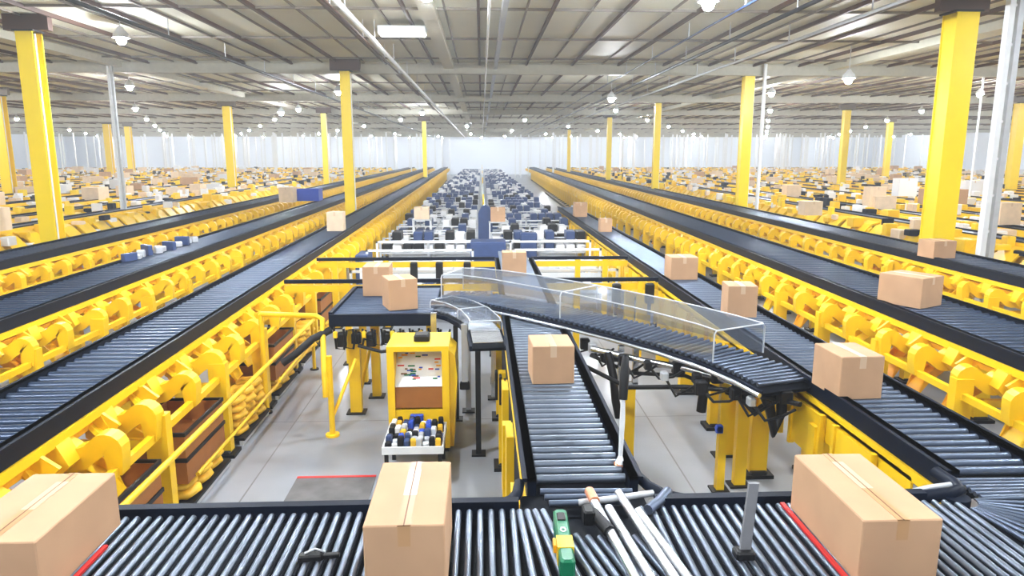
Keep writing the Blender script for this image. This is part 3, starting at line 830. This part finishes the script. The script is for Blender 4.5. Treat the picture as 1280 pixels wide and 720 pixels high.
for pts, r in (([(1.35,7.35,1.30),(1.40,7.25,1.05),(1.42,7.20,.80),(1.46,7.18,.62)], .045), ([(2.25,6.75,1.28),(2.22,6.72,1.10),(2.20,6.72,.85)], .05),
               ([(2.6,6.35,1.30),(2.72,6.30,1.05),(2.76,6.25,.80),(2.84,6.3,1.0),(2.86,6.4,1.25)], .05), ([(2.55,6.6,1.3),(2.5,6.5,1.1),(2.62,6.4,.95),(2.8,6.3,1.15)], .04),
               ([(1.2,7.6,1.2),(1.6,7.3,1.08),(2.1,7.0,1.14),(2.5,6.6,1.05),(2.8,6.2,1.22)], .022), ([(1.1,7.5,1.12),(1.5,7.0,1.02),(2.0,6.7,1.12),(2.4,6.4,1.18),(2.78,5.8,1.25)], .025)):
    MB().tube(pts, r, 8).build('black_hose', BLK, mc)
for x, y, z in ((2.0,6.9,1.20),(2.3,6.6,1.2),(2.55,6.25,1.22),(2.7,5.95,1.22),(1.35,7.45,1.18)):
    MB().cbox(x-.06, x+.06, y-.06, y+.06, z, z+.12, .015).build('drive_box', BLK, mc)
for x, y, z in ((2.18,6.82,1.30),(2.62,6.12,1.31),(2.48,6.45,1.30)):
    MB().cbox(x-.03, x+.03, y-.03, y+.03, z, z+.05, .01).build('marker_tab', YEL, mc)

rh = random.Random(9)
for k in range(13):
    a = Vector(MPATH[3]).lerp(Vector(MPATH[-1]), k/13) + Vector((-.12 + rh.uniform(-.1, .1), -.12, -.20 - rh.uniform(0, .06)))
    q = rh.uniform(.03, .06)
    MB().cbox(a.x-q, a.x+q, a.y-.05, a.y+.05, a.z-q, a.z+q*1.3, .012).build('drive_box', BLK if k % 4 else GREY, mc)
    e = a + Vector((.28, -.28, .02))
    MB().tube([a, a.lerp(e, .35) + Vector((0, 0, -.10 - rh.uniform(0, .1))), a.lerp(e, .7) + Vector((.02, 0, -.08)), e], .014, 6).build('black_hose', BLK, mc)

# left transfer table and its chute into the centre lane
tt = thing('transfer_table', 'dark navy transfer table at centre left carrying two boxes', 'conveyor', (0, 0, 0))
MB().box(-1.92, -.62, 8.90, 10.7, 1.24, 1.375).build('table_bed', NAVY, tt)
MB().box(-1.95, -.60, 8.84, 8.90, 1.27, 1.41).box(-1.97, -1.92, 8.90, 10.7, 1.2, 1.43).box(-1.95, -.6, 10.7, 10.76, 1.2, 1.43).build('edge_rail', NAVY, tt)
for k in range(22):
    MB().tube([(-1.90, 8.95+k*.08, 1.39), (-.64, 8.95+k*.08, 1.39)], .024, 8).build('roller', ROLB, tt)
for k in range(7):
    MB().cbox(-1.88+k*.19, -1.76+k*.19, 8.86, 8.98, .98+.04*(k % 2), 1.16, .02).build('drive_box', BLK, tt)
for (x, y, a) in ((-1.70, 9.12, .075), (-1.52, 9.75, .06), (-.8, 10.4, .05), (-1.8, 10.4, .05)):
    l = MB().box(x-a, x+a, y-.05, y+.05, .02, 1.14 if y < 10 else 1.24).build('leg', YEL, tt); MB().box(x-a-.05, x+a+.05, y-.1, y+.1, 0, .02).build('foot_plate', BLK, l)
MB().tube([(-1.66,9.2,.25),(-1.52,9.7,1.0)], .025, 8).build('diagonal_brace', YEL, tt)
for pts, r in (([(-1.95,8.9,1.2),(-2.15,8.75,1.12),(-2.35,8.65,.95),(-2.5,8.6,.85)], .05), ([(-1.6,8.85,1.0),(-1.3,8.8,.93),(-.9,8.8,.98),(-.5,8.8,.95)], .022)):
    MB().tube(pts, r, 8).build('black_hose', BLK, tt)
sc_ = thing('curved_chute', 'short curved roller chute with glossy clear hood feeding the centre lane from left', 'conveyor', (0, 0, 0))
ribbon([(-.55,9.25,1.40),(-.30,9.0,1.40),(-.10,8.6,1.39),(.02,8.1,1.385),(.06,7.5,1.38)], .36, sc_, CHR, 1.4, .075, .02, .09, NAVY, (.0, .75, .10, 0))
for x, y in ((-.62, 8.72), (-.22, 8.1)):
    l = MB().box(x-.035, x+.035, y-.03, y+.03, .75, 1.45).build('hanger_post', CHR, sc_); MB().cbox(x-.06, x+.06, y-.05, y+.05, .66, .75, .02).build('caster_block', BLK, l)
for k in range(3):
    MB().cbox(.12+k*.04, .15+k*.04, 7.0-.15*k, 7.12-.15*k, .9, 1.2, .01).build('cable_bundle', BLK, sc_)
for x, y in ((-.06, 7.7), (-.35, 8.8)):
    l = MB().box(x-.03, x+.03, y-.03, y+.03, .02, 1.27).build('leg', BLK, sc_); MB().box(x-.08, x+.08, y-.08, y+.08, 0, .02).build('foot_plate', BLK, l)

# extra yellow plates under the centre lane edge
MB().box(-.37, -.335, -3.7, 1.4, -.75, -.18).build('side_skirt', NAVY, C1)
pp = MB().box(-.43, -.345, -.16, .16, -1.3, -.2).mesh('guard_plate', YEL)
for y in (-3.65, -2.55, -1.4): link('guard_plate', pp, C1, (0, y, 0))

for k in range(12):
    x = -1.9 + k*.12; zz = 1.02 + rh.uniform(-.05, .08)
    MB().tube([(x, 8.86, 1.22), (x+.03, 8.82, zz), (x+.12, 8.84, zz-.02), (x+.16, 8.87, 1.2)], .016, 6).build('black_hose', BLK, tt)
    if k % 3 == 0: MB().cbox(x, x+.05, 8.78, 8.84, 1.12, 1.20, .01).build('marker_tab', YEL, tt)

# white funnel probe hanging by the centre lane
fp = thing('white_probe', 'slim white funnel probe with copper tip beside the centre lane', 'probe', (.90, 4.32, 1.41))
MB().tube([(.0,0,.44),(.0,0,.30),(-.01,-.02,.06)], [.014, .018, .014], 10).tube([(-.01,-.02,.06),(-.015,-.03,.01)], [.016,.032], 12).build('probe_tube', WHITE, fp)
MB().cbox(-.05, .03, -.06, .0, -.0, .02, .008).build('copper_tip', COP, fp)
MB().tube([(0,0,.44),(.01,.03,.60),(.03,.1,.70)], [.028,.032,.02], 10).build('black_grip', BLK, fp)

# ---------------------------------------------------------------- yellow kiosk cart with colourful goods
ct = thing('yellow_cart', 'yellow upright cart with printed panel and brown shelf on the grey floor', 'cart', (-.72, 8.05, 0))
MB().box(-.37, -.29, -.30, .35, .06, 1.22).build('side_post', YEL, ct)
MB().box(.25, .33, -.30, .35, .06, 1.22).build('side_post', YEL, ct)
MB().extr([(.33,.06),(.37,.06),(.42,.9),(.40,1.15),(.33,1.22)], -.25, .35).build('side_cheek', YEL, ct)
MB().box(-.29, .25, .28, .33, .06, 1.22).box(-.37, .33, -.30, .35, 1.22, 1.28).build('back_panel', YEL, ct)
MB().box(-.29, .25, -.28, -.24, .10, .52).build('front_panel', YEL, ct)
MB().box(-.29, .25, -.26, -.24, .54, .80).build('brown_panel', BROWN, ct)
MB().add([(-.29,-.27,.80),(.25,-.27,.80),(.25,.10,1.20),(-.29,.10,1.20),(-.29,-.25,.78),(.25,-.25,.78),(.25,.12,1.18),(-.29,.12,1.18)], [(0,1,2,3),(7,6,5,4),(0,4,5,1),(2,6,7,3),(1,5,6,2),(0,3,7,4)]).build('printed_panel', WHITE, ct)
spk = MB(); mats_ = [RED, GRN, ORY, INK, BLUE]; rq = random.Random(5)
for k in range(34):
    u = rq.uniform(-.25, .21); v = rq.uniform(.06, .94); y = -.27+.37*v; z = .80+.40*v; a = rq.uniform(.014, .04)
    spk.cur = rq.randrange(5); spk.add([(u-a,y-.003,z+.003),(u+a,y-.003,z+.003),(u+a,y+.010,z+.017),(u-a,y+.010,z+.017)], [(0,1,2,3)])
spk.build('printed_flecks', mats_, ct)
MB().cbox(-.12, .03, -.33, -.28, .30, .48, .01).build('blue_label_box', BLUE, ct)
MB().cbox(-.08, .10, -.1, .1, 1.28, 1.36, .02).build('black_scanner', BLK, ct)
for x in (-.33, .29):
    for y in (-.24, .3): MB().tube([(x-.02, y, .05), (x+.02, y, .05)], .05, 12).build('wheel', BLK, ct)
tr = thing('goods_tray', 'white tray of blue, white and yellow packets in front of yellow cart', 'tray', (-.74, 7.30, .12))
MB().box(-.32, .32, -.35, .35, .22, .25).box(-.32, -.30, -.35, .35, .25, .30).box(.30, .32, -.35, .35, .25, .30).box(-.30, .30, -.35, -.33, .25, .30).box(-.30, .30, .33, .35, .25, .30).build('tray_pan', WHITE, tr)
for x in (-.28, .28):
    for y in (-.3, .3): MB().box(x-.02, x+.02, y-.02, y+.02, -.12, .22).build('leg', BLK, tr)
pk = [MB().cbox(-.035, .035, -.045, .045, 0, .09, .01).mesh('packet', m) for m in (NBLUE, BLUE, WHITE, SACK, BLK, GREY)]
nm = ('navy', 'blue', 'white', 'yellow', 'black', 'grey')
for i in range(9):
    for j in range(8):
        q = rq.choice((0, 0, 0, 1, 2, 2, 3, 4, 4, 5))
        tag(link('packet', pk[q], None, (-.74-.26+i*.065, 7.30-.28+j*.080, .37), rq.uniform(-.25, .25), (.82, .78, rq.uniform(.4, 1.6))),
            'small %s packet packed in the white tray before the yellow cart' % nm[q], 'packet', '%s packets in the goods tray' % nm[q])

# floor mat
fm_ = thing('floor_mat', 'worn dark grey floor mat with red edge behind the front conveyor', 'mat', (-1.58, 6.62, 0))
MB().box(-.42, .42, -.55, .55, 0, .008).build('mat_sheet', mat('worn_mat', (.13, .125, .13), .5, noise=.5, scale=4), fm_)
MB().box(-.42, .42, .52, .56, .008, .012).build('red_edge', RED, fm_)

# ---------------------------------------------------------------- yellow rails by the left lane
hr = thing('hand_rail', 'long yellow tubular hand rail sloping beside the nearest left lane', 'railing', (0, 0, 0))
MB().tube([(-2.72, 4.6, .80), (-2.72, 11.2, .80)], .028, 10).build('top_tube', YEL, hr)
MB().tube([(-2.72, 6.4, .42), (-2.72, 11.2, .42)], .02, 8).build('lower_tube', YEL, hr)
MB().tube([(-2.55, 8.6, .62), (-2.62, 11.2, .62)], .02, 8).build('lower_tube', YEL, hr)
for y in (4.7, 11.1):
    p = MB().tube([(-2.72, y, .02), (-2.72, y, .80)], .028, 10).build('post', YEL, hr); MB().tube([(-2.72, y, 0), (-2.72, y, .02)], .07, 12).build('foot_plate', BLK, p)
gr = thing('guard_frame', 'yellow tubular guard frame left of the transfer table', 'railing', (0, 0, 0))
MB().tube([(-2.9, 9.15, 1.36), (-2.15, 9.0, 1.36), (-2.06, 8.95, 1.33), (-1.98, 8.55, .8), (-1.95, 8.45, .45)], .035, 10).build('bent_tube', YEL, gr)
p = MB().tube([(-1.86, 8.32, .03), (-1.86, 8.32, 1.02)], .035, 10).build('post', YEL, gr); MB().tube([(-1.86, 8.32, 0), (-1.86, 8.32, .03)], .085, 12).build('foot_plate', YEL, p)
MB().tube([(-1.86, 8.32, .22), (-1.62, 8.75, .85)], .022, 8).build('diagonal_brace', YEL, gr)
p = MB().tube([(-2.9, 9.15, .02), (-2.9, 9.15, 1.36)], .035, 10).build('post', YEL, gr); MB().tube([(-2.9, 9.15, 0), (-2.9, 9.15, .02)], .07, 12).build('foot_plate', BLK, p)

# ---------------------------------------------------------------- brown bins and yellow sacks under the nearest left lane
def tray_bin(X, Y, z, label, group=None, rz=0):
    t = thing('brown_bin', label, 'bin', (X, Y, z), rz, group)
    a, b, h = .30, .50, .23; q = .018
    MB().box(-a, a, -b, b, 0, q).box(-a, -a+q, -b, b, q, h).box(a-q, a, -b, b, q, h).box(-a+q, a-q, -b, -b+q, q, h).box(-a+q, a-q, b-q, b, q, h).build('bin_body', BROWN, t)
    MB().box(-a-.012, a+.012, -b-.012, b+.012, h, h+.035).box(0,0,0,0,0,0).build('black_rim', BLK, t) if False else None
    m = MB()
    for (x0, x1, y0, y1) in ((-a-.012, a+.012, -b-.012, -b+.01), (-a-.012, a+.012, b-.01, b+.012), (-a-.012, -a+.01, -b+.01, b-.01), (a-.01, a+.012, -b+.01, b-.01)): m.box(x0, x1, y0, y1, h-.01, h+.028)
    m.build('black_rim', BLK, t)
    return t
sm_ = MB()
ns = 10
vs = []; fs = []
for j in range(5):
    v = j/4; zz = .11*v; sc = (.72, 1, 1.05, .95, .6)[j]
    for k in range(ns):
        t = 2*PI*k/ns; cx = math.copysign(abs(math.cos(t))**.6, math.cos(t)); cy = math.copysign(abs(math.sin(t))**.6, math.sin(t))
        vs.append((.17*cx*sc, .26*cy*sc, zz + .012*math.sin(3*t+j)))
for j in range(4):
    for k in range(ns): fs.append((j*ns+k, j*ns+(k+1) % ns, (j+1)*ns+(k+1) % ns, (j+1)*ns+k))
fs += [tuple(reversed(range(ns))), tuple(range(4*ns, 5*ns))]
sack = sm_.add(vs, fs, True).mesh('yellow_sack', SACK)
pos = ('bottom', 'middle', 'top')
words = 'first second third fourth fifth sixth seventh eighth'.split()
for i, (Y, nl, nb) in enumerate(((5.38, 2, 2), (6.98, 2, 2), (8.58, 5, 0), (10.18, 2, 2), (11.78, 5, 0), (13.38, 2, 2))):
    X = -3.17 - .021*(Y-8)
    p = thing('pallet', 'dark low pallet beneath the nearest left lane, %s from the front' % words[i], 'pallet', (X, Y, 0))
    MB().box(-.34, .34, -.52, .52, .06, .09).build('deck', BLK, p)
    for x in (-.3, 0, .3): MB().box(x-.02, x+.02, -.52, .52, 0, .06).build('runner', GREY, p)
    for k in range(nl):
        for j in range(3):
            for u in (-1, 1):
                tag(link('yellow_sack', sack, None, (X + u*.16 + rq.uniform(-.02, .02), Y - .33 + j*.33, .09 + k*.095), PI/2 + rq.uniform(-.12, .12), (.88, .58, .85)),
                    'folded yellow sack in a pile beneath the nearest left lane', 'sack', 'yellow sacks piled under the nearest left lane')
    for k in range(nb):
        tray_bin(X, Y, .09 + nl*.095 + .005 + k*.262, '%s brown bin of the %s pile beneath the nearest left lane' % (pos[k], words[i]), None, 0)

# ---------------------------------------------------------------- low kerbs along the floor
for X, lab, m in ((6.75, 'long pale low kerb wall on the floor below the wide right lane', GREY), (-7.75, 'long grey low kerb on the floor beyond the second left lane', GREY), (4.55, 'thin dark floor channel between the inner and wide right lanes', NAVY)):
    t = thing('floor_kerb', lab, 'kerb', (X, 5, 0), -SP if X > 0 else SP)
    hgt = .30 if m is GREY else .05
    MB().box(-.06, .06, 0, 60, 0, hgt).build('kerb_wall', m, t)
    if m is GREY: MB().box(-.08, .08, 0, 60, hgt, hgt+.03).build('top_strip', WHITE, t)

pg_ = MB().cbox(-.2, .2, -.14, .14, 0, .16, .03).mesh('parcel', GREY)
for k in range(12):
    tag(link('parcel', pg_ if k % 3 else tm, None, (-6.55 - .021*7 + rr.uniform(-.06, .06), 13.6 + k*.27, 1.43), rr.uniform(0, 3), (.4, .5, rr.uniform(.5, 1.1))), 'small grey or navy parcel at the far edge of the second left lane', 'parcel', 'small parcels on the second left lane')
for s_ in (-1, 1):
    m = MB(); q = random.Random(40 + s_)
    for k in range(8000):
        j = q.randrange(len(xs)); Y = q.uniform(9, 110)
        X = s_*(xs[j] + (.4 if s_ < 0 else 0)) + s_*math.sin(SP)*Y
        X += q.choice((-1, 1))*q.uniform(.45, .95); a = q.uniform(.06, .2); b = q.uniform(.06, .25); z = q.uniform(1.0, 1.35)
        m.cur = q.choice((0, 0, 0, 1, 1, 2, 3, 4, 5)); m.cbox(X-a, X+a, Y-b, Y+b, z, z + q.uniform(.1, .38), .02)
    o = stuff(m.build('sorted_goods', [YEL, PARCEL, CARDL, NAVY, YEL2, PARCEL]))
    tag(o, 'countless small goods and yellow fittings crowding the far %s lanes' % ('left' if s_ < 0 else 'right'), 'goods')
